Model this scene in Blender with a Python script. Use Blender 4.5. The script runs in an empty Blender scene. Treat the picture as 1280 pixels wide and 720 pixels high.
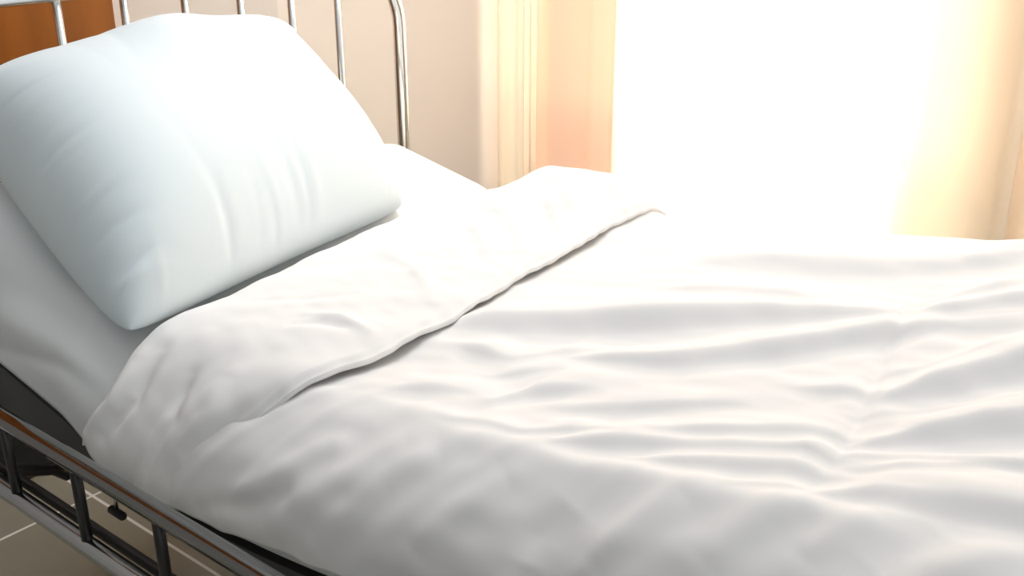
import bpy, bmesh, math, random
import numpy as np
from mathutils import Vector, Matrix

# ------------------------------------------------------------------ scene
C = bpy.context.scene.collection
sc = bpy.context.scene
sc.view_settings.view_transform = 'Standard'
sc.view_settings.look = 'None'
sc.view_settings.gamma = 1.0
sc.view_settings.use_curve_mapping = False
sc.view_settings.exposure = 0.0
sc.cycles.use_denoising = True
sc.cycles.max_bounces = 10
sc.cycles.transparent_max_bounces = 12
random.seed(4)
RNG = np.random.RandomState(7)
PI = math.pi

# ------------------------------------------------------------------ helpers
def link(o, parent=None):
    C.objects.link(o)
    if parent is not None:
        o.parent = parent
    return o

def tag(o, label=None, cat=None, group=None, kind=None):
    if label: o['label'] = label
    if cat: o['category'] = cat
    if group: o['group'] = group
    if kind: o['kind'] = kind
    return o

def empty(name, loc=(0, 0, 0)):
    o = bpy.data.objects.new(name, None)
    o.empty_display_size = .05
    o.location = loc
    return link(o)

def finish(name, bm, mat, parent=None, smooth=True):
    me = bpy.data.meshes.new(name)
    bmesh.ops.recalc_face_normals(bm, faces=bm.faces)
    bm.to_mesh(me); bm.free()
    me.materials.append(mat)
    if smooth:
        for p in me.polygons: p.use_smooth = True
    o = bpy.data.objects.new(name, me)
    link(o)
    if parent is not None:
        o.parent = parent
        o.matrix_parent_inverse = Matrix.Translation(-Vector(parent.location)) if parent.type == 'EMPTY' else Matrix.Identity(4)
    return o

def grid_object(name, P, mat, parent=None, thick=0.0, closed_u=False):
    """P: (n, m, 3) array of points -> one smooth grid mesh"""
    n, m = P.shape[:2]
    idx = np.arange(n * m).reshape(n, m)
    a = idx if not closed_u else np.vstack([idx, idx[:1]])
    q = np.stack([a[:-1, :-1], a[1:, :-1], a[1:, 1:], a[:-1, 1:]], -1).reshape(-1, 4)
    me = bpy.data.meshes.new(name)
    me.from_pydata(P.reshape(-1, 3).tolist(), [], q.tolist())
    me.update()
    me.materials.append(mat)
    me.polygons.foreach_set('use_smooth', [True] * len(me.polygons))
    o = bpy.data.objects.new(name, me)
    link(o, None)
    if parent is not None:
        o.parent = parent
        o.matrix_parent_inverse = Matrix.Translation(-Vector(parent.location)) if parent.type == 'EMPTY' else Matrix.Identity(4)
    if thick:
        s = o.modifiers.new('thickness', 'SOLIDIFY')
        s.thickness = abs(thick); s.offset = -1.0 if thick > 0 else 1.0
    return o

def add_box(bm, lo, hi, bevel=0.0):
    lo = Vector(lo); hi = Vector(hi)
    r = bmesh.ops.create_cube(bm, size=1.0, matrix=Matrix.Translation((lo + hi) / 2) @ Matrix.Diagonal((*(hi - lo), 1)))
    if bevel:
        vs = set(r['verts'])
        es = [e for e in bm.edges if e.verts[0] in vs and e.verts[1] in vs]
        bmesh.ops.bevel(bm, geom=es, offset=bevel, segments=3, profile=.5, affect='EDGES')

def add_tube(bm, pts, r, seg=20, cap=True):
    """sweep a circle along a polyline"""
    pts = [Vector(p) for p in pts]
    rings = []
    ref = None
    for i, p in enumerate(pts):
        d = (pts[min(i + 1, len(pts) - 1)] - pts[max(i - 1, 0)]).normalized()
        if ref is None:
            ref = Vector((0, 0, 1)) if abs(d.z) < .9 else Vector((1, 0, 0))
        s = d.cross(ref).normalized(); t = s.cross(d).normalized(); ref = t
        rr = r[i] if isinstance(r, (list, tuple)) else r
        rings.append([bm.verts.new(p + (s * math.cos(2 * PI * k / seg) + t * math.sin(2 * PI * k / seg)) * rr) for k in range(seg)])
    for a, b in zip(rings[:-1], rings[1:]):
        for k in range(seg):
            bm.faces.new((a[k], a[(k + 1) % seg], b[(k + 1) % seg], b[k]))
    if cap:
        bm.faces.new(rings[0][::-1]); bm.faces.new(rings[-1])

def tube(name, pts, r, mat, parent=None, seg=20):
    bm = bmesh.new(); add_tube(bm, pts, r, seg)
    return finish(name, bm, mat, parent)

def box(name, lo, hi, mat, parent=None, bevel=0.0):
    bm = bmesh.new(); add_box(bm, lo, hi, bevel)
    return finish(name, bm, mat, parent, smooth=False)

# ------------------------------------------------------------------ materials
def new_mat(name):
    m = bpy.data.materials.new(name); m.use_nodes = True
    return m, m.node_tree, m.node_tree.nodes['Principled BSDF']

def noise_mat(name, c1, c2, scale, rough=.6, metal=0.0, bump=0.0, bscale=200, stretch=(1, 1, 1), sheen=0.0, detail=4):
    m, nt, b = new_mat(name)
    tc = nt.nodes.new('ShaderNodeTexCoord'); mp = nt.nodes.new('ShaderNodeMapping')
    mp.inputs['Scale'].default_value = stretch
    nt.links.new(tc.outputs['Object'], mp.inputs['Vector'])
    n = nt.nodes.new('ShaderNodeTexNoise'); n.inputs['Scale'].default_value = scale; n.inputs['Detail'].default_value = detail
    nt.links.new(mp.outputs['Vector'], n.inputs['Vector'])
    r = nt.nodes.new('ShaderNodeValToRGB')
    r.color_ramp.elements[0].position = .35; r.color_ramp.elements[1].position = .65
    r.color_ramp.elements[0].color = (*c1, 1); r.color_ramp.elements[1].color = (*c2, 1)
    nt.links.new(n.outputs['Fac'], r.inputs['Fac']); nt.links.new(r.outputs['Color'], b.inputs['Base Color'])
    b.inputs['Roughness'].default_value = rough; b.inputs['Metallic'].default_value = metal
    if sheen: b.inputs['Sheen Weight'].default_value = sheen
    if bump:
        n2 = nt.nodes.new('ShaderNodeTexNoise'); n2.inputs['Scale'].default_value = bscale; n2.inputs['Detail'].default_value = 3
        nt.links.new(mp.outputs['Vector'], n2.inputs['Vector'])
        bp = nt.nodes.new('ShaderNodeBump'); bp.inputs['Strength'].default_value = bump; bp.inputs['Distance'].default_value = .002
        nt.links.new(n2.outputs['Fac'], bp.inputs['Height']); nt.links.new(bp.outputs['Normal'], b.inputs['Normal'])
    return m

M_pillow = noise_mat('pillow_cotton', (.80, .885, .925), (.82, .90, .935), 6, .85, bump=.08, bscale=60, sheen=.1)
M_sheet = noise_mat('sheet_cotton', (.84, .86, .865), (.86, .875, .88), 5, .85, bump=.06, bscale=50)
M_duvet = noise_mat('duvet_cotton', (.875, .86, .85), (.89, .873, .863), 5, .85, bump=.06, bscale=50)
M_mattress = noise_mat('mattress_ticking', (.70, .71, .72), (.74, .75, .76), 8, .5)
M_chrome = noise_mat('chrome_tube', (.72, .73, .73), (.78, .79, .78), 3, .12, 1.0)
M_rail = noise_mat('dark_chrome', (.42, .43, .44), (.47, .48, .49), 3, .09, 1.0)  # chrome with its base colour darkened to deepen the rail reflections
M_rod = noise_mat('brushed_rod', (.70, .72, .71), (.76, .78, .77), 3, .2, 1.0)
M_darkbar = noise_mat('dark_steel', (.045, .042, .042), (.06, .056, .055), 12, .35, .6)
M_deck = noise_mat('deck_paint', (.06, .06, .06), (.075, .074, .073), 10, .5)
M_rubber = noise_mat('black_rubber', (.012, .012, .013), (.02, .02, .02), 20, .6)
M_wall = noise_mat('wall_plaster', (.72, .68, .645), (.74, .70, .66), 2.2, .8, bump=.05, bscale=40)
M_panel = noise_mat('wall_board_grey', (.62, .59, .57), (.64, .61, .585), 2, .7)
M_trim = noise_mat('corner_paint', (.82, .78, .74), (.84, .80, .76), 2, .5)
M_base = noise_mat('baseboard_paint', (.6, .57, .54), (.62, .59, .56), 3, .5)
M_wood = noise_mat('orange_wood', (.27, .075, .003), (.35, .103, .004), 3.0, .35, stretch=(6, 6, .7), detail=8)
M_frame = noise_mat('window_paint', (.78, .76, .70), (.8, .78, .72), 4, .4)
M_ground = noise_mat('balcony_concrete', (.55, .53, .5), (.62, .6, .56), 3, .9)

def cloth_trans(name, col, tr, tl, folds=0.0):
    """thin curtain cloth: woven gaps let light through, threads scatter it"""
    m = bpy.data.materials.new(name); m.use_nodes = True
    nt = m.node_tree; nt.nodes.clear()
    out = nt.nodes.new('ShaderNodeOutputMaterial')
    d = nt.nodes.new('ShaderNodeBsdfDiffuse'); t = nt.nodes.new('ShaderNodeBsdfTranslucent'); x = nt.nodes.new('ShaderNodeBsdfTransparent')
    tc = nt.nodes.new('ShaderNodeTexCoord'); n = nt.nodes.new('ShaderNodeTexNoise'); n.inputs['Scale'].default_value = 14
    mp = nt.nodes.new('ShaderNodeMapping'); mp.inputs['Scale'].default_value = (1, 1, .04)
    nt.links.new(tc.outputs['Object'], mp.inputs['Vector']); nt.links.new(mp.outputs['Vector'], n.inputs['Vector'])
    r = nt.nodes.new('ShaderNodeValToRGB')
    r.color_ramp.elements[0].color = (*[c * .95 for c in col], 1); r.color_ramp.elements[1].color = (*col, 1)
    nt.links.new(n.outputs['Fac'], r.inputs['Fac'])
    nt.links.new(r.outputs['Color'], d.inputs['Color']); nt.links.new(r.outputs['Color'], t.inputs['Color'])
    a = nt.nodes.new('ShaderNodeMixShader'); a.inputs[0].default_value = tl
    nt.links.new(d.outputs[0], a.inputs[1]); nt.links.new(t.outputs[0], a.inputs[2])
    b = nt.nodes.new('ShaderNodeMixShader'); b.inputs[0].default_value = tr
    nt.links.new(a.outputs[0], b.inputs[1]); nt.links.new(x.outputs[0], b.inputs[2])
    nt.links.new(b.outputs[0], out.inputs['Surface'])
    return m
M_sheer = cloth_trans('sheer_voile', (.95, .94, .90), .42, .6)
M_cream = cloth_trans('cream_voile', (.97, .93, .84), .12, .42)
M_drape = cloth_trans('peach_drape', (.95, .79, .69), .01, .30)

def glass_mat():
    m = bpy.data.materials.new('window_glass'); m.use_nodes = True
    nt = m.node_tree; nt.nodes.clear(); out = nt.nodes.new('ShaderNodeOutputMaterial')
    g = nt.nodes.new('ShaderNodeBsdfGlossy'); g.inputs['Roughness'].default_value = .02
    x = nt.nodes.new('ShaderNodeBsdfTransparent'); x.inputs['Color'].default_value = (.97, .98, .97, 1)
    fr = nt.nodes.new('ShaderNodeFresnel'); fr.inputs['IOR'].default_value = 1.3
    mx = nt.nodes.new('ShaderNodeMixShader')
    nt.links.new(fr.outputs[0], mx.inputs[0]); nt.links.new(x.outputs[0], mx.inputs[1]); nt.links.new(g.outputs[0], mx.inputs[2])
    nt.links.new(mx.outputs[0], out.inputs['Surface'])
    return m
M_glass = glass_mat()

def tile_mat():
    m, nt, b = new_mat('floor_tiles')
    tc = nt.nodes.new('ShaderNodeTexCoord'); sp = nt.nodes.new('ShaderNodeSeparateXYZ')
    nt.links.new(tc.outputs['Object'], sp.inputs[0])
    def M(op, a, v=None, w=None):
        n = nt.nodes.new('ShaderNodeMath'); n.operation = op
        nt.links.new(a, n.inputs[0])
        if v is not None:
            if hasattr(v, 'is_linked'): nt.links.new(v, n.inputs[1])
            else: n.inputs[1].default_value = v
        return n.outputs[0]
    outs = []
    for ax, off in (('X', 1.812), ('Y', -.902)):
        t = M('ADD', sp.outputs[ax], off); t = M('DIVIDE', t, .6); t = M('ADD', t, 10.5)
        t = M('FRACT', t); t = M('SUBTRACT', t, .5); t = M('ABSOLUTE', t); t = M('MULTIPLY', t, .6)
        t = M('LESS_THAN', t, .0032); outs.append(t)
    g = M('MAXIMUM', outs[0], outs[1])
    n = nt.nodes.new('ShaderNodeTexNoise'); n.inputs['Scale'].default_value = 3.5; n.inputs['Detail'].default_value = 6
    nt.links.new(tc.outputs['Object'], n.inputs['Vector'])
    r = nt.nodes.new('ShaderNodeValToRGB'); r.color_ramp.elements[0].color = (.27, .27, .215, 1); r.color_ramp.elements[1].color = (.33, .328, .265, 1)
    nt.links.new(n.outputs['Fac'], r.inputs['Fac'])
    mx = nt.nodes.new('ShaderNodeMix'); mx.data_type = 'RGBA'
    nt.links.new(g, mx.inputs[0]); nt.links.new(r.outputs['Color'], mx.inputs[6]); mx.inputs[7].default_value = (.85, .85, .82, 1)
    nt.links.new(mx.outputs[2], b.inputs['Base Color'])
    b.inputs['Roughness'].default_value = .28
    return m
M_floor = tile_mat()
LP = dict(win=215, wincol=(1.0, .80, .64), top_fill=22, world=.99)

# ------------------------------------------------------------------ bed surface
# x runs along the bed towards its foot, y across it towards the window, z up.
# The backrest is raised a little at the head and the knee section towards the foot.
def smoothtab(xs, ys, w):
    X = np.linspace(xs[0] - .5, xs[-1] + .5, 1200); V = np.interp(X, xs, ys)
    s0 = (ys[1] - ys[0]) / (xs[1] - xs[0]); V[X < xs[0]] = ys[0] + s0 * (X[X < xs[0]] - xs[0])
    s1 = (ys[-1] - ys[-2]) / (xs[-1] - xs[-2]); V[X > xs[-1]] = ys[-1] + s1 * (X[X > xs[-1]] - xs[-1])
    n = int(w / (X[1] - X[0])); k = np.exp(-np.linspace(-2, 2, 2 * n + 1) ** 2); k /= k.sum()
    return X, np.convolve(np.pad(V, n, mode='reflect', reflect_type='odd'), k, mode='valid')

TX, TZ = smoothtab([-1.65, -1.25, -.93, -.324, 0, .45], [.672, .592, .607, .69, .73, .765], .16)
def ztop(x): return np.interp(x, TX, TZ)
def sstep(t): t = np.clip(t, 0, 1); return t * t * (3 - 2 * t)
def zmat(x): return ztop(x) - .036 * sstep((x + 1.34) / .13)

def section(zt, q, y0, rn, y1, rf):
    """cross-section of a cover lying on the bed: q is y on the flat top and goes on as arc length down both sides"""
    q = np.asarray(q, float)
    y = q.copy(); z = zt + 0 * q; ny = 0 * q; nz = 1 + 0 * q
    a = y0 + rn; m = q < a; ph = np.clip((a - q) / rn, 0, PI / 2); ext = np.maximum(0, (a - q) - rn * PI / 2)
    y = np.where(m, a - rn * np.sin(ph), y); z = np.where(m, zt - rn * (1 - np.cos(ph)) - ext, z)
    ny = np.where(m, -np.sin(ph), ny); nz = np.where(m, np.cos(ph), nz)
    b = y1 - rf; m = q > b; ph = np.clip((q - b) / rf, 0, PI / 2); ext = np.maximum(0, (q - b) - rf * PI / 2)
    y = np.where(m, b + rf * np.sin(ph), y); z = np.where(m, zt - rf * (1 - np.cos(ph)) - ext, z)
    ny = np.where(m, np.sin(ph), ny); nz = np.where(m, np.cos(ph), nz)
    return y, z, ny, nz

def seg_dist(x, q, pts):
    """distance to a polyline in cloth coordinates, and how far along it (0..1)"""
    best = np.full(x.shape, 1e9); along = np.zeros(x.shape)
    L = [0.0]
    for a, b in zip(pts[:-1], pts[1:]): L.append(L[-1] + math.hypot(b[0] - a[0], b[1] - a[1]))
    for i, (a, b) in enumerate(zip(pts[:-1], pts[1:])):
        dx, dy = b[0] - a[0], b[1] - a[1]; l2 = dx * dx + dy * dy + 1e-12
        t = np.clip(((x - a[0]) * dx + (q - a[1]) * dy) / l2, 0, 1)
        d = np.hypot(x - a[0] - t * dx, q - a[1] - t * dy)
        m = d < best; best = np.where(m, d, best); along = np.where(m, (L[i] + t * math.sqrt(l2)) / L[-1], along)
    return best, along

def line_folds(x, q, lines):
    h = np.zeros(x.shape)
    for amp, w, pts in lines:
        d, s = seg_dist(x, q, pts)
        h += amp * np.exp(-(d / w) ** 2) * (.25 + .75 * np.sin(PI * np.clip(s, 0.04, .96)) ** .6)
    return h

def band_folds(x, q, bands, gain=.40):
    """a pleat lying along the bed: steep on the side away from the window, long and soft towards it"""
    h = np.zeros(x.shape)
    for amp, pts in bands:
        xs = np.array([p[0] for p in pts]); o = np.argsort(xs); xs = xs[o]
        qt = np.array([p[1] for p in pts])[o]; qc = np.array([p[2] for p in pts])[o]
        mid = (qt + qc) / 2; hw = (qc - qt) / 2 * 1.0
        last = xs[-1] > -.27
        T = np.interp(x, xs, mid); W = np.interp(x, xs, hw)
        if last:
            sl = (mid[-1] - mid[-2]) / (xs[-1] - xs[-2]); T = T + np.where(x > xs[-1], sl * .6 * (x - xs[-1]), 0)
        end = sstep((x - xs[0] + .045) / .08)
        e1 = .35 if last else .045
        end = end * sstep((xs[-1] + e1 - x) / (.3 if last else .08))
        A = amp * gain * 2 * W
        v = (q - T) / W
        up = sstep((v + 1) / 2)
        fall = np.exp(-np.clip((v - 1) / 3.2, 0, 50) ** 2 * .8)
        dip = -.25 * np.exp(-((v + 1.9) / 1.1) ** 2)
        h += end * A * (up * fall + dip)
    return h

def ripple(x, q, n, lo, hi, amp, seed, ax=1.0, ay=1.0):
    r = np.random.RandomState(seed); h = np.zeros(x.shape)
    for _ in range(n):
        lam = r.uniform(lo, hi); th = r.uniform(0, 2 * PI); p = r.uniform(0, 2 * PI)
        h += np.sin(2 * PI / lam * (x * math.cos(th) * ax + q * math.sin(th) * ay) + p)
    return amp * h / math.sqrt(n)

BANDS=[
  (1.0, [(-0.869, 0.952, 0.993), (-0.798, 0.972, 1.019), (-0.649, 1.043, 1.095), (-0.508, 1.119, 1.166), (-0.393, 1.192, 1.215)]) ,
  (1.0, [(-0.352, 1.215, 1.236), (-0.305, 1.236, 1.271), (-0.25, 1.259, 1.3)]) ,
  (0.8, [(-0.316, 1.192, 1.212), (-0.274, 1.189, 1.23), (-0.235, 1.198, 1.245)]) ,
  (0.9, [(-0.651, 0.934, 0.949), (-0.562, 0.946, 0.975), (-0.516, 0.967, 1.005), (-0.439, 1.04, 1.081), (-0.374, 1.113, 1.154), (-0.315, 1.18, 1.209)]) ,
  (0.7, [(-0.587, 0.806, 0.826), (-0.51, 0.838, 0.861), (-0.425, 0.891, 0.908)]) ,
  (0.9, [(-0.459, 0.797, 0.812), (-0.406, 0.817, 0.838), (-0.34, 0.85, 0.876), (-0.301, 0.873, 0.888)]) ,
  (1.0, [(-0.542, 0.735, 0.747), (-0.49, 0.747, 0.773), (-0.427, 0.776, 0.797), (-0.325, 0.82, 0.838), (-0.292, 0.826, 0.838)]) ,
  (1.0, [(-0.451, 0.738, 0.747), (-0.388, 0.753, 0.776), (-0.322, 0.776, 0.803), (-0.289, 0.794, 0.806)]) ,
  (0.8, [(-0.352, 0.733, 0.741), (-0.319, 0.744, 0.759), (-0.293, 0.756, 0.765)]) ,
  (1.0, [(-0.305, 0.964, 0.984), (-0.278, 0.99, 1.031), (-0.248, 1.013, 1.066), (-0.204, 1.066, 1.13)]) ,
  (1.0, [(-0.287, 0.861, 0.873), (-0.245, 0.899, 0.926), (-0.205, 0.926, 0.964), (-0.17, 0.949, 0.99)]) ,
  (0.7, [(-0.27, 0.817, 0.826), (-0.223, 0.841, 0.855), (-0.149, 0.879, 0.899)]) ,
  (1.0, [(-0.284, 0.744, 0.753), (-0.238, 0.762, 0.791), (-0.178, 0.771, 0.806), (-0.126, 0.779, 0.812)]) ,
  (0.7, [(-0.292, 0.835, 0.847), (-0.242, 0.858, 0.87)]) ,
  (0.8, [(-0.385, 0.955, 0.969), (-0.353, 0.958, 0.981), (-0.322, 0.978, 0.993)]) ,
  (0.7, [(-0.683, 1.195, 1.218), (-0.571, 1.186, 1.221), (-0.484, 1.192, 1.218)]) ,
  (0.6, [(-0.719, 1.303, 1.347), (-0.562, 1.326, 1.382), (-0.384, 1.388, 1.432)]) ,
  (0.6, [(-0.378, 1.403, 1.446), (-0.302, 1.455, 1.511)]) ,
  (0.6, [(-0.356, 1.242, 1.265), (-0.321, 1.288, 1.321), (-0.271, 1.341, 1.385)]) ,
  (0.8, [(-0.817, 0.905, 0.923), (-0.778, 0.893, 0.917), (-0.74, 0.891, 0.908)]) ,
  (0.8, [(-0.663, 0.779, 0.797), (-0.645, 0.817, 0.847), (-0.594, 0.858, 0.879)]) ,
  (0.6, [(-0.675, 0.73, 0.738), (-0.638, 0.735, 0.75), (-0.603, 0.741, 0.75)]) ,
  (0.8, [(-0.592, 0.738, 0.747), (-0.55, 0.756, 0.773), (-0.52, 0.779, 0.788)]) ,
  (0.6, [(-0.794, 0.759, 0.776), (-0.746, 0.771, 0.797), (-0.708, 0.788, 0.806)]) ,
  (0.4, [(-0.726, 0.899, 0.911), (-0.688, 0.937, 0.964), (-0.657, 0.969, 0.981)]) ,
  (0.5, [(-0.72, 0.847, 0.858), (-0.691, 0.867, 0.885), (-0.663, 0.896, 0.908)]) ,
  (0.35, [(-0.334, 1.022, 1.034), (-0.28, 1.081, 1.101), (-0.22, 1.148, 1.171)]) ,
  (0.35, [(-0.319, 0.92, 0.931), (-0.252, 0.969, 0.984), (-0.184, 1.013, 1.034)]) ,
  (0.4, [(-0.809, 1.089, 1.104), (-0.726, 1.098, 1.127), (-0.659, 1.116, 1.133)]) ,
]
DUVET_LINES=[
   (-0.006, 0.01, [(-0.373, 1.35), (-0.361, 1.224), (-0.349, 1.101), (-0.322, 0.987), (-0.301, 0.893), (-0.292, 0.823), (-0.289, 0.753)]) ,
   (0.008, 0.022, [(-0.686, 0.692), (-0.743, 0.633), (-0.806, 0.577), (-0.842, 0.548)]) ,
   (0.007, 0.02, [(-0.641, 0.692), (-0.695, 0.645), (-0.71, 0.607), (-0.752, 0.554)]) ,
   (0.007, 0.018, [(-0.785, 0.665), (-0.842, 0.613), (-0.932, 0.539)]) ,
   (-0.006, 0.014, [(-0.818, 0.595), (-0.89, 0.566), (-0.965, 0.539)]) ,
   (0.007, 0.02, [(-0.553, 0.686), (-0.595, 0.63), (-0.617, 0.583)]) ,
   (0.007, 0.018, [(-0.283, 0.735), (-0.304, 0.712), (-0.334, 0.656)]) ,
   (0.007, 0.018, [(-0.223, 0.753), (-0.238, 0.727), (-0.259, 0.683)]) ,
   (0.006, 0.02, [(-0.373, 0.712), (-0.4, 0.674), (-0.424, 0.624)]) ,
   (-0.008, 0.022, [(-0.469, 0.674), (-0.484, 0.636), (-0.487, 0.607)]) ,
   (-0.007, 0.02, [(-0.172, 0.756), (-0.193, 0.724), (-0.205, 0.694)]) ,
   (0.006, 0.02, [(-0.115, 0.75), (-0.151, 0.721), (-0.175, 0.706)]) ,
]
CUFF_LINES=[
   (-0.009, 0.014, [(-1.139, 0.697), (-1.127, 0.63), (-1.163, 0.572)]) ,
   (-0.007, 0.012, [(-1.061, 0.683), (-1.046, 0.627), (-1.064, 0.56)]) ,
   (0.007, 0.018, [(-0.992, 0.697), (-0.989, 0.648), (-1.007, 0.595)]) ,
   (0.008, 0.014, [(-1.169, 0.677), (-1.163, 0.615), (-1.199, 0.566)]) ,
   (-0.006, 0.012, [(-0.914, 0.697), (-0.947, 0.656), (-0.965, 0.604)]) ,
   (-0.005, 0.01, [(-1.013, 0.809), (-0.992, 0.832), (-0.947, 0.841)]) ,
   (0.005, 0.01, [(-1.022, 0.847), (-0.977, 0.861), (-0.911, 0.85)]) ,
   (0.005, 0.014, [(-1.139, 1.54), (-1.046, 1.464), (-0.956, 1.379)]) ,
   (-0.005, 0.012, [(-1.181, 1.496), (-1.037, 1.382), (-0.962, 1.303)]) ,
   (0.004, 0.014, [(-1.181, 1.403), (-1.058, 1.321), (-0.95, 1.215)]) ,
   (-0.004, 0.012, [(-1.193, 1.309), (-1.061, 1.218), (-0.962, 1.122)]) ,
   (-0.004, 0.01, [(-1.073, 1.575), (-1.004, 1.528), (-0.953, 1.487)]) ,
   (0.004, 0.014, [(-1.163, 1.104), (-1.034, 1.06), (-0.917, 0.978)]) ,
   (-0.003, 0.012, [(-1.133, 0.841), (-1.076, 0.879), (-1.031, 0.926)]) ,
]


CREST = (.009, .026, [(-.72, .735), (-.62, .725), (-.50, .72), (-.38, .728), (-.30, .735), (-.20, .752), (-.02, .775)])
HEAD_Q = [.40, .50, .563, .601, .639, .70, .756, .855, 1.037, 1.239, 1.382, 1.546, 1.8]
HEAD_X = [-1.19, -1.205, -1.211, -1.184, -1.170, -1.184, -1.183, -1.19, -1.22, -1.241, -1.257, -1.240, -1.24]
HEM_Q = [.40, .55, .613, .671, .738, .809, .955, 1.133, 1.256, 1.391, 1.505, 1.60, 1.8]
HEM_X = [-1.02, -1.0, -.975, -.917, -.885, -.866, -.875, -.902, -.911, -.929, -.936, -.93, -.93]
def smooth1(q, Q, X, w=.02):
    return sum(np.interp(q + d, Q, X) * k for d, k in ((-w, .25), (0, .5), (w, .25)))
def head_x(q): return smooth1(q, HEAD_Q, HEAD_X)
def hem_x(q): return smooth1(q, HEM_Q, HEM_X, .012) + .0012 * np.sin(q * 47) + .0008 * np.sin(q * 143 + 1)

DY0, DRN, DY1, DRF = .605, .140, 1.625, .075
def q_bottom(x):
    return np.interp(x, [-1.25, -1.211, -1.172, -1.1, -.98, -.84, -.69, -.4, .5], [.575, .555, .528, .522, .520, .527, .530, .51, .49])

def puff(x, q):
    """rolled-up thickness of the duvet at the window end of the cuff"""
    e = np.exp(-((q - 1.60) / .17) ** 2) * np.where(q > 1.6, 1, 1)
    return .045 * e * sstep((x + 1.26) / .10) * sstep((-.90 - x) / .12)

def duvet_point(x, q, off, folds):
    zt = ztop(x) + 0 * q
    y, z, ny, nz = section(zt, q, DY0, DRN, DY1, DRF)
    pf = puff(x, q)
    h = off + folds
    return np.stack([x + 0 * q, y + ny * h, z + nz * h + pf], -1)

def duvet_folds(x, q):
    side = sstep((.80 - q) / .12)
    h = band_folds(x, q, BANDS) + line_folds(x, q, DUVET_LINES)
    h += line_folds(x, q, [CREST])
    h += ripple(x, q, 9, .10, .30, .0022, 3, .55, 1.3) * (1 - .3 * side)
    h += ripple(x, q, 10, .035, .09, .0005, 5, .5, 1.4)
    # slack diagonal folds running down the near side
    for k in range(16):
        x0 = -.95 + k * .083 + .02 * math.sin(k * 2.3); sk = .55 + .2 * math.sin(k * 1.7)
        c = x0 + (q - .75) * sk
        h += (.0022 + .0012 * math.sin(k * 3.1)) * np.exp(-((x - c) / (.018 + .006 * math.sin(k * 5.1))) ** 2) * sstep((.80 - q) / .10)
    return h

# main duvet surface: from the head edge, under the cuff, to the foot and over it
nq, nx = 330, 420
s = np.linspace(0, 1, nx)
qv = np.linspace(0, 1, nq)
Sg, Qg = np.meshgrid(s, qv, indexing='ij')
XF = .425
q0 = Qg * 1.35 + .48
for _ in range(3):
    xg = head_x(q0) + (XF - head_x(q0)) * Sg
    qb = q_bottom(xg)
    q0 = qb + (1.80 - qb) * Qg
xg = head_x(q0) + (XF - head_x(q0)) * Sg
f = duvet_folds(xg, q0)
undercuff = sstep((hem_x(q0) - .01 - xg) / .03)
f = np.maximum(f * (1 - undercuff), -.008)
P = duvet_point(xg, q0, 0.0, f)
# foot overhang: continue downwards past the foot of the mattress
foot = []
for k in range(1, 15):
    ph = min(k * .14, PI / 2); extra = max(0, k - 11) * .02
    last = P[-1].copy()
    last[:, 0] += .05 * math.sin(ph); last[:, 2] -= .05 * (1 - math.cos(ph)) + extra
    foot.append(last)
P = np.concatenate([P, np.stack(foot)], 0)
duvet = grid_object('duvet', P, M_duvet, thick=.012)
tag(duvet, 'rumpled white duvet spread over the bed with its top folded back', 'duvet')

# folded-back cuff: turns over at the head edge and lies on the duvet down to a loose hem
nv = 150; roll_n = 16
qc_ = np.linspace(0, 1, 300)
rows = []
def cuff_folds(x, q):
    h = line_folds(x, q, CUFF_LINES)
    h += ripple(x, q, 9, .09, .26, .0018, 13, .9, .9)
    h += ripple(x, q, 10, .03, .08, .00045, 15)
    # small gathers along the near corner
    for k in range(6):
        x0 = -1.17 + k * .045
        h += .005 * math.sin(k * 2.1 + .6) * np.exp(-((x - x0 - (q - .6) * .35) / .014) ** 2) * sstep((.74 - q) / .1)
    return h
def cuff_q(x_):  return q_bottom(x_)
off_hi = lambda q: .006 + .017 * sstep((q - .62) / .15) - .011 * sstep((q - 1.38) / .15)
for i in range(roll_n):                      # the turn, a half circle bulging towards the head
    ph = PI * i / roll_n
    q = cuff_q(-1.2) + (1.80 - cuff_q(-1.2)) * qc_
    hx = head_x(q); r = off_hi(q) / 2
    rows.append(duvet_point(hx - r * np.sin(ph) * 1.5, q, r - r * np.cos(ph), 0 * q + cuff_folds(hx, q) * (i / roll_n)))
for i in range(nv):
    t = i / (nv - 1)
    q = cuff_q(-1.2) + (1.80 - cuff_q(-1.2)) * qc_
    for _ in range(2):
        x = head_x(q) + (hem_x(q) - head_x(q)) * t
        qb = cuff_q(x); q = qb + (1.80 - qb) * qc_
    x = head_x(q) + (hem_x(q) - head_x(q)) * t
    e = sstep((t - .95) / .05)
    swell = .010 * math.sin(PI * min(1, t * 1.02)) ** .7
    sag = off_hi(q) + swell * sstep((q - .62) / .2) - e * .006
    sag = sag + (-.004 - sag) * sstep((.665 - q) / .05) * sstep((t - .80) / .2)
    rows.append(duvet_point(x, q, sag, cuff_folds(x, q)))
cuff = grid_object('folded_cuff', np.stack(rows), M_duvet, parent=duvet, thick=.007)

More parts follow.
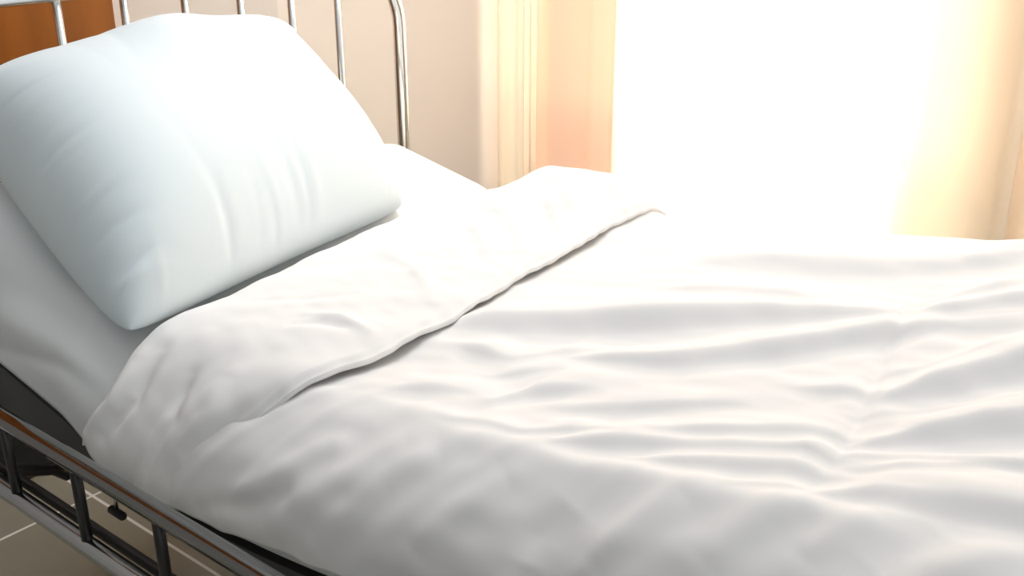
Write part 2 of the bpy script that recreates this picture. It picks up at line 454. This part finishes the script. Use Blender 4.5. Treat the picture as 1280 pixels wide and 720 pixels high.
# ------------------------------------------------------------------ mattress and fitted sheet
def mattress_shell(y0, y1, xa, xb, drop, rn, lift, folds=None, nx=260, nq=190, q_lo=None):
    R = .04
    na = 9
    xs = np.linspace(xa + R, xb - R, nx)
    qa = y0 + rn - rn * PI / 2 - (drop - rn); qb = y1 - rn + rn * PI / 2 + (drop - rn)
    q = np.linspace(qa, qb, nq)
    X, Q = np.meshgrid(xs, q, indexing='ij')
    y, z, ny, nz = section(zmat(X) + lift, Q, y0, rn, y1, rn)
    h = folds(X, Q) if folds else 0 * X
    P = np.stack([X, y + ny * h, z + nz * h], -1)
    def end(row, sgn):
        out = []
        bottom = row[:, 2].min()
        for k in range(1, na):
            ph = PI / 2 * k / (na - 1)
            c = row.copy(); c[:, 0] += sgn * R * math.sin(ph)
            c[:, 2] = np.maximum(c[:, 2] - R * (1 - math.cos(ph)), bottom)
            c[:, 1] = np.clip(c[:, 1], y0 + R * (1 - math.cos(ph)), y1 - R * (1 - math.cos(ph)))
            out.append(c)
        for k in range(1, 5):
            c = out[na - 2].copy(); c[:, 2] = c[:, 2] + (bottom - c[:, 2]) * k / 4; out.append(c)
        return out
    a = end(P[0], -1)[::-1]; b = end(P[-1], 1)
    return np.concatenate([np.stack(a), P, np.stack(b)], 0)

def head_bunch(x, q):
    """the sheet is bunched up towards the near head corner, under the pillow"""
    return .135 * sstep((-1.38 - x) / .23) * sstep((1.25 - q) / .4) * sstep((q - .60) / .13)
def sheet_folds(x, q):
    h = ripple(x, q, 8, .12, .35, .002, 23, .5, 1.2) + head_bunch(x, q)
    vis = sstep((-1.0 - x) / .1)
    L = [(.006, .020, [(-1.56, .60), (-1.40, .635), (-1.22, .66)]),
         (-.006, .018, [(-1.56, .65), (-1.40, .675), (-1.24, .68)]),
         (.005, .018, [(-1.54, .71), (-1.38, .715), (-1.22, .70)]),
         (-.004, .012, [(-1.50, .56), (-1.38, .60), (-1.25, .64)]),
         (.004, .02, [(-1.42, 1.40), (-1.30, 1.46), (-1.2, 1.50)]),
         (-.003, .015, [(-1.45, 1.50), (-1.30, 1.54), (-1.2, 1.56)]),
         (.003, .01, [(-1.26, .80), (-1.22, .83)]), (.003, .01, [(-1.27, .92), (-1.23, .96)]), (.003, .01, [(-1.28, 1.06), (-1.24, 1.10)])]
    return h + vis * line_folds(x, q, L)

XA, XB = -1.578, .405
Pm = mattress_shell(.652, 1.588, XA + .014, XB - .014, .126, .09, -.014)
# close the underside of the mattress body
bot = Pm.copy()
mattress = grid_object('mattress', Pm, M_mattress)
bm = bmesh.new(); bm.from_mesh(mattress.data)
be = [e for e in bm.edges if e.is_boundary]
bmesh.ops.holes_fill(bm, edges=be, sides=0)
bm.to_mesh(mattress.data); bm.free()
tag(mattress, 'thick bed mattress completely covered by the white fitted sheet', 'mattress')
Ps = mattress_shell(.638, 1.602, XA, XB, .140, .10, 0.0, sheet_folds)
sheet = grid_object('fitted_sheet', Ps, M_sheet, thick=.003)
tag(sheet, 'smooth white fitted sheet on the mattress, bare beside the pillow', 'sheet')

# ------------------------------------------------------------------ pillow
def build_pillow():
    A = np.array([-1.192, .672, .0]); B = np.array([-1.297, 1.322, .0])
    eu = (B - A); Lu = np.linalg.norm(eu); eu /= Lu
    ev = np.array([eu[1] * -1.0, eu[0], 0.0])      # horizontal, towards the head
    ev /= np.linalg.norm(ev)
    n = 150
    th = np.linspace(-1, 1, n)
    uu = np.sign(th) * (1 - (1 - np.abs(th)) ** 1.35)
    U, V = np.meshgrid(uu, uu, indexing='ij')
    half = Lu / 2; LV = PIL['len']
    # outline with drawn-in edges and pointed corners
    pu = U * (1 - .02 * (1 - V ** 2) - .05 * (U * V) ** 8); pv = V * (1 - .03 * (1 - U ** 2) - .04 * (U * V) ** 8)
    su = pu * half
    sv = (pv + 1) / 2 * LV
    # the centre sheet bends: lies near the bed at the front, climbs up the headboard behind
    ss = np.linspace(-.05, LV + .05, 400)
    ang = np.radians(PIL['a0'] + (PIL['a1'] - PIL['a0']) * sstep((ss) / LV))
    cx = np.cumsum(np.cos(ang)) * (ss[1] - ss[0]); cz = np.cumsum(np.sin(ang)) * (ss[1] - ss[0])
    i0 = np.interp(0, ss, cx); j0 = np.interp(0, ss, cz)
    H = np.interp(sv, ss, cx - i0); Z = np.interp(sv, ss, cz - j0); AN = np.interp(sv, ss, ang)
    prof = ((1 - np.abs(U) ** 5.5) * (1 - np.abs(V) ** np.where(V < 0, 2.3, 3.0)))
    T = PIL['t'] * np.clip(prof, 0, 1) ** .5
    edge_u = np.exp(-((1 - np.abs(U)) / .22) ** 2); edge_v = np.exp(-((1 - np.abs(V)) / .22) ** 2)
    W = np.zeros_like(U)
    r = np.random.RandomState(11)
    for k in range(34):                              # gathers running in from the side seams
        side = -1 if k < 26 else 1
        v0 = r.uniform(-.95, .9); w = r.uniform(.016, .035); ln = r.uniform(.06, .20); sl = r.uniform(-.5, .3)
        d = (1 - side * U)
        W += r.uniform(.002, .0055) * r.choice([-1, 1]) * np.exp(-((V - v0 - sl * d) / w) ** 2) * np.exp(-(d / ln) ** 2) * sstep(d / .05)
    for k in range(20):                              # gathers along the front and back seams
        side = -1 if k < 14 else 1
        u0 = r.uniform(-.85, .95); w = r.uniform(.012, .035); ln = r.uniform(.15, .55); sl = r.uniform(-.12, .12)
        d = (1 - side * V)
        W += r.uniform(.001, .003) * r.choice([-1, 1]) * np.exp(-((U - u0 - sl * d) / w) ** 2) * np.exp(-(d / ln) ** 2) * sstep(d / .05)
    lump = 0 * U
    for (u0, v0, du, dv, a) in PIL['lumps']:
        lump += a * np.exp(-((U - u0) / du) ** 2 - ((V - v0) / dv) ** 2)
    faces = []
    zs = None
    lay = []
    for sgn in (1, -1):
        th_ = T * (1.0 if sgn > 0 else .30) + (W * 1.0 + lump * prof ** .4 if sgn > 0 else 0)
        horiz = H - np.sin(AN) * th_ * sgn
        P = A[None, None] + eu * (su + half)[..., None] + ev * horiz[..., None]
        P[..., 1] += .085 * (pv + 1) / 2
        P[..., 2] = PIL['z0'] + Z + np.cos(AN) * th_ * sgn
        lay.append(P)
    for P in lay:
        # rests on the sheet and against the headboard rods
        floor_z = zmat(P[..., 0]) + .010 + head_bunch(P[..., 0] , P[..., 1]) + np.where(P[..., 0] < -1.4, .008, 0)
        P[..., 2] = np.maximum(P[..., 2], floor_z)
        lim = -1.590 + .012
        P[..., 0] = np.where(P[..., 0] < lim + .03, lim + .03 * np.exp((P[..., 0] - lim - .03) / .03), P[..., 0])
    top, botm = lay
    verts = []; m = n
    idx = np.arange(n * n).reshape(n, n); idb = idx + n * n
    idb2 = idb.copy()
    for e in (0, n - 1):
        idb2[e, :] = idx[e, :]; idb2[:, e] = idx[:, e]
    # share the seam
    seam = .5 * (top + botm)
    for e in (0, n - 1):
        top[e, :] = seam[e, :]; top[:, e] = seam[:, e]
    fa = np.stack([idx[:-1, :-1], idx[1:, :-1], idx[1:, 1:], idx[:-1, 1:]], -1).reshape(-1, 4)
    fb = np.stack([idb2[:-1, :-1], idb2[:-1, 1:], idb2[1:, 1:], idb2[1:, :-1]], -1).reshape(-1, 4)
    V_ = np.concatenate([top.reshape(-1, 3), botm.reshape(-1, 3)])
    me = bpy.data.meshes.new('pillow'); me.from_pydata(V_.tolist(), [], np.concatenate([fa, fb]).tolist()); me.update()
    bm = bmesh.new(); bm.from_mesh(me)
    bmesh.ops.delete(bm, geom=[v for v in bm.verts if not v.link_faces], context='VERTS')
    bmesh.ops.recalc_face_normals(bm, faces=bm.faces); bm.to_mesh(me); bm.free()
    me.materials.append(M_pillow)
    me.polygons.foreach_set('use_smooth', [True] * len(me.polygons))
    o = bpy.data.objects.new('pillow', me); link(o)
    sm = o.modifiers.new('soften', 'SMOOTH'); sm.factor = .5; sm.iterations = 2
    ring = None
    return o, ring
PIL = dict(len=.51, a0=25, a1=38, t=.172, z0=.612, lumps=[(.15, .75, .45, .35, .012), (-.08, .80, .30, .35, .034), (.50, .99, .12, .06, .02), (.28, .99, .10, .06, .02)])
pillow, ring = build_pillow()
tag(pillow, 'plump white pillow propped against the chrome headboard', 'pillow')

# ------------------------------------------------------------------ hospital bed frame
bed = empty('hospital_bed', (-.6, 1.12, 0))
tag(bed, 'chrome hospital bed with barred headboard and low side rails under the white bedding', 'bed')
def arc(c, r, a0, a1, plane, n=10):
    out = []
    for k in range(n + 1):
        a = a0 + (a1 - a0) * k / n
        out.append(plane(c, r * math.cos(a), r * math.sin(a)))
    return out
def board(x, ztop_, yn, yf, name, rods, low):
    pl = lambda c, a, b: (x, c[0] + a, c[1] + b)
    R = .135
    pts = [(x, yn, .29), (x, yn, ztop_ - R)] + arc((yn + R, ztop_ - R), R, PI, PI / 2, pl)[1:] + arc((yf - R, ztop_ - R), R, PI / 2, 0, pl) + [(x, yf, .29)]
    hb = tube(name, pts, .0135, M_chrome, bed, 24)
    for y in rods:
        rd = tube('rod', [(x, y, low), (x, y, ztop_)], .0068, M_rod, hb, 16)
    tube('crossbar', [(x, yn, low), (x, yf, low)], .010, M_chrome, hb)
    return hb
hb = board(-1.603, 1.005, .62, 1.622, 'headboard', [.7595 + .1155 * k for k in range(7)], .42)
fb = board(.525, .93, .62, 1.622, 'footboard', [.7595 + .1155 * k for k in range(7)], .42)
for x in (-1.08, .08):
    for y in (.88, 1.36):
        bm = bmesh.new()
        add_tube(bm, [(x, y - .014, .05), (x, y + .014, .05)], .05, 28)
        cst = finish('caster_wheel', bm, M_rubber, bed)
        bm = bmesh.new()
        add_tube(bm, [(x, y - .012, .05), (x, y - .024, .05), (x, y - .024, .105), (x, y + .024, .105), (x, y + .024, .05), (x, y + .012, .05)], .005, 10)
        add_tube(bm, [(x, y, .105), (x, y, .31)], .018, 20)
        finish('caster_stem', bm, M_chrome, cst)

for x_ in (-1.607, .521):
    box('shade_panel', (x_, .634, .225), (x_ + .008, 1.608, .425), M_deck, hb if x_ < 0 else fb, .002)  # added dark sheets; the head one stands in for shade under the bed
def deck_strip(y0, y1, h, x0, x1, drop, n=60):
    bm = bmesh.new()
    prev = None
    for k in range(n + 1):
        x = x0 + (x1 - x0) * k / n; z = float(zmat(x)) - drop
        hh = h if not isinstance(h, tuple) else h[0] + (h[1] - h[0]) * float(sstep((x + 1.36) / .16))
        v = [bm.verts.new(p) for p in ((x, y0, z), (x, y1, z), (x, y1, z - hh), (x, y0, z - hh))]
        if prev:
            for i in range(4): bm.faces.new((prev[i], prev[(i + 1) % 4], v[(i + 1) % 4], v[i]))
        else: bm.faces.new(v[::-1])
        prev = v
    bm.faces.new(prev)
    return bm
for x_ in (-1.0, -.2, .1):
    for y_ in (.866, 1.366):
        tube('deck_strut', [(x_, y_, .33), (x_, y_, float(zmat(x_)) - .17)], .012, M_deck, bed)
finish('deck_panel', deck_strip(.66, 1.58, .012, -1.57, .40, .168), M_deck, bed, smooth=False)
finish('side_beam', deck_strip(.645, .667, (.080, .038), -1.575, .42, .160), M_deck, bed, smooth=False)
finish('side_beam', deck_strip(1.573, 1.595, (.080, .038), -1.575, .42, .160), M_deck, bed, smooth=False)
box('chassis_beam', (-1.59, .86, .30), (.51, .90, .36), M_deck, bed, .004)
box('chassis_beam', (-1.59, 1.34, .30), (.51, 1.38, .36), M_deck, bed, .004)
for x in (-1.25, -.2):
    box('chassis_crossbar', (x, .80, .315), (x + .04, 1.44, .345), M_deck, bed, .004)
for x in (-1.601, .48):
    box('end_crossbar', (x + .015, .60, .305), (x + .04, 1.64, .355), M_deck, bed, .004) if x > 0 else box('end_crossbar', (x - .0, .62, .31), (x + .03, 1.62, .35), M_deck, bed, .003)

bm = bmesh.new(); add_tube(bm, [(-1.338, .862, .345), (-1.338, .72, .338), (-1.338, .703, .33), (-1.338, .70, .268)], .0032, 10)
lev = finish('release_lever', bm, M_chrome, bed)
bm = bmesh.new(); add_tube(bm, [(-1.358, .70, .266), (-1.354, .70, .266), (-1.322, .70, .266), (-1.318, .70, .266)], [.004, .0068, .0068, .004], 14)
finish('lever_grip', bm, M_rubber, lev)

def side_rail(y, inner):
    zu, zl = .502, .376
    sgn = 1 if inner > y else -1
    x0, x1 = -1.50, .30
    pl = lambda c, a, b: (c[0] + a, y, c[1] + b)
    R = (zu - zl) / 2; cz = (zu + zl) / 2
    r = .0128
    pts = [(x0 + R, y, zu), (x1 - R, y, zu)] + arc((x1 - R, cz), R, PI / 2, -PI / 2, pl)[1:] + [(x0 + R, y, zl)] + arc((x0 + R, cz), R, 3 * PI / 2, PI / 2, pl)[1:]
    rail = tube('side_rail', pts, r, M_rail, bed, 24)
    k = 0
    x = -1.318
    while x < x1 - .08:
        bm = bmesh.new(); add_tube(bm, [(x, y, zl), (x, y, zu)], .0072, 14)
        finish('rail_upright', bm, M_darkbar, rail); x += .176
    bm = bmesh.new(); add_box(bm, (x0 + .08, y + sgn * .018 - .004, zl + .004), (x1 - .08, y + sgn * .018 + .004, zl + .020), .002)
    finish('guide_bar', bm, M_darkbar, rail)
    for x in (-1.40, -.60, .16):
        bm = bmesh.new()
        add_tube(bm, [(x, y, zl), (x, y + sgn * .05, zl - .012), (x, inner, zl - .03), (x, inner + sgn * .02, zl - .05)], .009, 14)
        finish('rail_bracket', bm, M_darkbar, rail)
    return rail
side_rail(.552, .645)
side_rail(1.690, 1.595)

# ------------------------------------------------------------------ the room
WX, WY = -2.18, 2.72
def struct(name, lo, hi, mat, bevel=0.0):
    return tag(box(name, lo, hi, mat, None, bevel), kind='structure')
fl = struct('floor', (WX - .15, -1.6, -.05), (2.0, WY + .15, 0), M_floor)
tag(fl, 'olive grey floor tiles with pale grout lines')
struct('wall_head', (WX - .12, -1.6, 0), (WX, WY + .12, 2.7), M_wall)
struct('wall_board_1', (WX, -1.6, 0), (WX + .012, 1.765, 2.7), M_panel)  # thin board over the head wall, a little greyer than the plaster
WL, WR, WB, WT = -2.13, .55, .12, 2.25
bm = bmesh.new()
for lo, hi in (((WX, WY, 0), (WL, WY + .12, 2.7)), ((WR, WY, 0), (2.0, WY + .12, 2.7)), ((WL, WY, 0), (WR, WY + .12, WB)), ((WL, WY, WT), (WR, WY + .12, 2.7))):
    add_box(bm, lo, hi)
tag(finish('wall_window', bm, M_wall, None, False), kind='structure')
struct('baseboard_head', (WX, 1.77, 0), (WX + .014, WY - .016, .09), M_base)
struct('baseboard_window', (WX, WY - .014, 0), (2.0, WY, .09), M_base)

# window: frame, bars and panes
win = box('window_1', (WL, WY + .03, WB), (WL + .05, WY + .09, WT), M_frame)
bpy.data.objects.remove(win)
bm = bmesh.new()
for lo, hi in (((WL, WY + .03, WB), (WL + .05, WY + .09, WT)), ((WR - .05, WY + .03, WB), (WR, WY + .09, WT)), ((WL + .05, WY + .03, WB), (WR - .05, WY + .09, WB + .05)), ((WL + .05, WY + .03, WT - .05), (WR - .05, WY + .09, WT))):
    add_box(bm, lo, hi, .004)
win = finish('window_1', bm, M_frame, None, False); tag(win, 'tall white framed window behind the sheer curtain', kind='structure')
nb = 5
for k in range(1, nb):
    x = WL + (WR - WL) * k / nb
    box('mullion', (x - .02, WY + .04, WB + .05), (x + .02, WY + .08, WT - .05), M_frame, win, .003)
for z in (.40, 1.3):
    box('transom', (WL + .05, WY + .036, z - .018), (WR - .05, WY + .084, z + .018), M_frame, win, .003)
box('pane', (WL + .04, WY + .058, WB + .04), (WR - .04, WY + .062, WT - .04), M_glass, win)

# curtains
def curtain(name, xa, xb, y, z0, z1, mat, amp, fold, seed, flare=0.0, n=None, lean=(0, 0)):
    r = np.random.RandomState(seed)
    n = n or int((xb - xa) / .004)
    U = np.linspace(0, 1, n); Zv = np.linspace(0, 1, 60)
    Ug, Zg = np.meshgrid(U, Zv, indexing='ij')
    L = xb - xa
    ph = np.cumsum(1 + .45 * np.sin(U * 9 + r.uniform(0, 6)) + .3 * np.sin(U * 23 + r.uniform(0, 6)))
    ph = ph / ph[-1] * 2 * PI * L / fold
    w = np.interp(Ug, U, ph)
    A = amp * (.75 + .25 * np.sin(Ug * 17 + seed)) * (1.15 - .35 * Zg)
    yy = y + A * np.sin(w + .25 * np.sin(Zg * 4 + Ug * 5)) + A * .25 * np.sin(2.1 * w + 1)
    xx = xa + Ug * L + A * .5 * np.cos(w) + (1 - Zg) * (lean[0] + (lean[1] - lean[0]) * Ug)
    zz = z0 + (z1 - z0) * Zg
    return grid_object(name, np.stack([xx, yy, zz], -1), mat, thick=.0012)
s1 = curtain('sheer_curtain', -1.715, -.60, 2.60, .03, 2.42, M_sheer, .012, .17, 3, lean=(0, .03))
tag(s1, 'bright white sheer curtain hanging across the window', 'curtain')
s1b = curtain('sheer_curtain', -.86, .62, 2.642, .03, 2.42, M_cream, .012, .15, 8, lean=(0, 0))
tag(s1b, 'cream sheer curtain with deep folds at the right end of the window', 'curtain')
d1 = curtain('drape', -2.035, -1.705, 2.655, .03, 2.42, M_drape, .007, .12, 5)
tag(d1, 'peach drape hanging flat between the wall corner and sheer curtain', 'curtain')
d2 = curtain('drape', -.74, -.60, 2.685, .03, 2.42, M_drape, .006, .09, 6, lean=(.07, .07))
tag(d2, 'narrow peach drape glowing behind the cream sheer folds', 'curtain')
s0 = curtain('sheer_curtain', -2.150, -2.035, 2.60, .03, 2.42, M_cream, .009, .075, 9, n=60)
tag(s0, 'narrow gathered white curtain hanging in the room corner beside the peach drape', 'curtain')
rod = tube('curtain_rod', [(-2.10, 2.625, 2.44), (.70, 2.625, 2.44)], .012, M_frame)
tag(rod, 'pale curtain rod across the top of the window', 'curtain rod')
for x in (-2.07, .66):
    bm = bmesh.new(); add_tube(bm, [(x, 2.625, 2.44), (x, WY, 2.44)], .008, 12)
    finish('rod_bracket', bm, M_frame, rod)

# wooden cabinet standing behind the head of the bed
cab = empty('wooden_cabinet', (-2.05, .87, 0))
tag(cab, 'orange brown wooden cabinet standing against the wall behind the headboard', 'cabinet')
box('body', (WX + .016, .52, 0), (-1.97, 1.185, 1.85), M_wood, cab, .004)
for a, b, hx_ in ((.525, .85, .82), (.854, 1.181, .885)):
    dr = box('door', (-1.969, a, .08), (-1.949, b, 1.83), M_wood, cab, .002)
    bm = bmesh.new(); add_tube(bm, [(-1.949, hx_, 1.15), (-1.925, hx_, 1.16), (-1.925, hx_, 1.26), (-1.949, hx_, 1.27)], .005, 12)
    finish('door_handle', bm, M_chrome, dr)

# balcony slab outside
gr = struct('floor_balcony', (WL - 1, WY + .12, -.05), (WR + 1.5, WY + 2.0, 0.0), M_ground)

# ------------------------------------------------------------------ light
def area(name, loc, rot, sx, sy, power, col, spread=PI):
    l = bpy.data.lights.new(name, 'AREA'); l.shape = 'RECTANGLE'; l.size = sx; l.size_y = sy; l.energy = power; l.color = col; l.spread = spread
    o = bpy.data.objects.new(name, l); o.location = loc; o.rotation_euler = rot; link(o); return o
area('window_daylight', ((WL + WR) / 2 + .0, WY + .35, 1.2), (math.radians(-90), 0, 0), WR - WL, 2.1, LP['win'], LP['wincol'])
area('overhead_fill', (-1.2, 1.8, 2.6), (0, 0, 0), 1.2, .9, LP['top_fill'], (.95, .97, 1.0))  # unseen overhead fill, added to brighten the bedding from above

w = bpy.data.worlds.new('World'); sc.world = w; w.use_nodes = True
nt = w.node_tree; nt.nodes.clear()
out = nt.nodes.new('ShaderNodeOutputWorld'); bg = nt.nodes.new('ShaderNodeBackground')
tc = nt.nodes.new('ShaderNodeTexCoord'); sp = nt.nodes.new('ShaderNodeSeparateXYZ'); rp = nt.nodes.new('ShaderNodeValToRGB')
mr = nt.nodes.new('ShaderNodeMapRange'); mr.inputs[1].default_value = -1; mr.inputs[2].default_value = 1
dp = nt.nodes.new('ShaderNodeVectorMath'); dp.operation = 'DOT_PRODUCT'; dp.inputs[1].default_value = (.50, .27, .82)
nt.links.new(tc.outputs['Generated'], dp.inputs[0]); nt.links.new(dp.outputs['Value'], mr.inputs[0]); nt.links.new(mr.outputs[0], rp.inputs[0])
e = rp.color_ramp.elements
e[0].position = .35; e[0].color = (.05, .05, .047, 1)
e[1].position = 1.0; e[1].color = (.93, .95, .95, 1)
k = e.new(.56); k.color = (.13, .135, .135, 1)
nt.links.new(rp.outputs[0], bg.inputs[0]); bg.inputs[1].default_value = LP['world']
nt.links.new(bg.outputs[0], out.inputs[0])

# ------------------------------------------------------------------ camera
cam = bpy.data.cameras.new('camera'); co = bpy.data.objects.new('camera', cam); C.objects.link(co)
FPX = 1330.0
hd = Vector((-1790, -540, FPX)).normalized()
up = Vector((0, -FPX * FPX / 540, -FPX)); up = (up - hd * up.dot(hd)).normalized()
fx = -hd; yy_ = up.cross(fx)
R = Matrix((fx, yy_, up))
right = R @ Vector((1, 0, 0)); upv = R @ Vector((0, -1, 0)); back = R @ Vector((0, 0, -1))
mw = Matrix((right, upv, back)).transposed().to_4x4(); mw.translation = (0, 0, 1.2)
co.matrix_world = mw
cam.sensor_width = 36; cam.lens = FPX / 1280 * 36
cam.clip_start = .05
cam.dof.use_dof = False
sc.camera = co
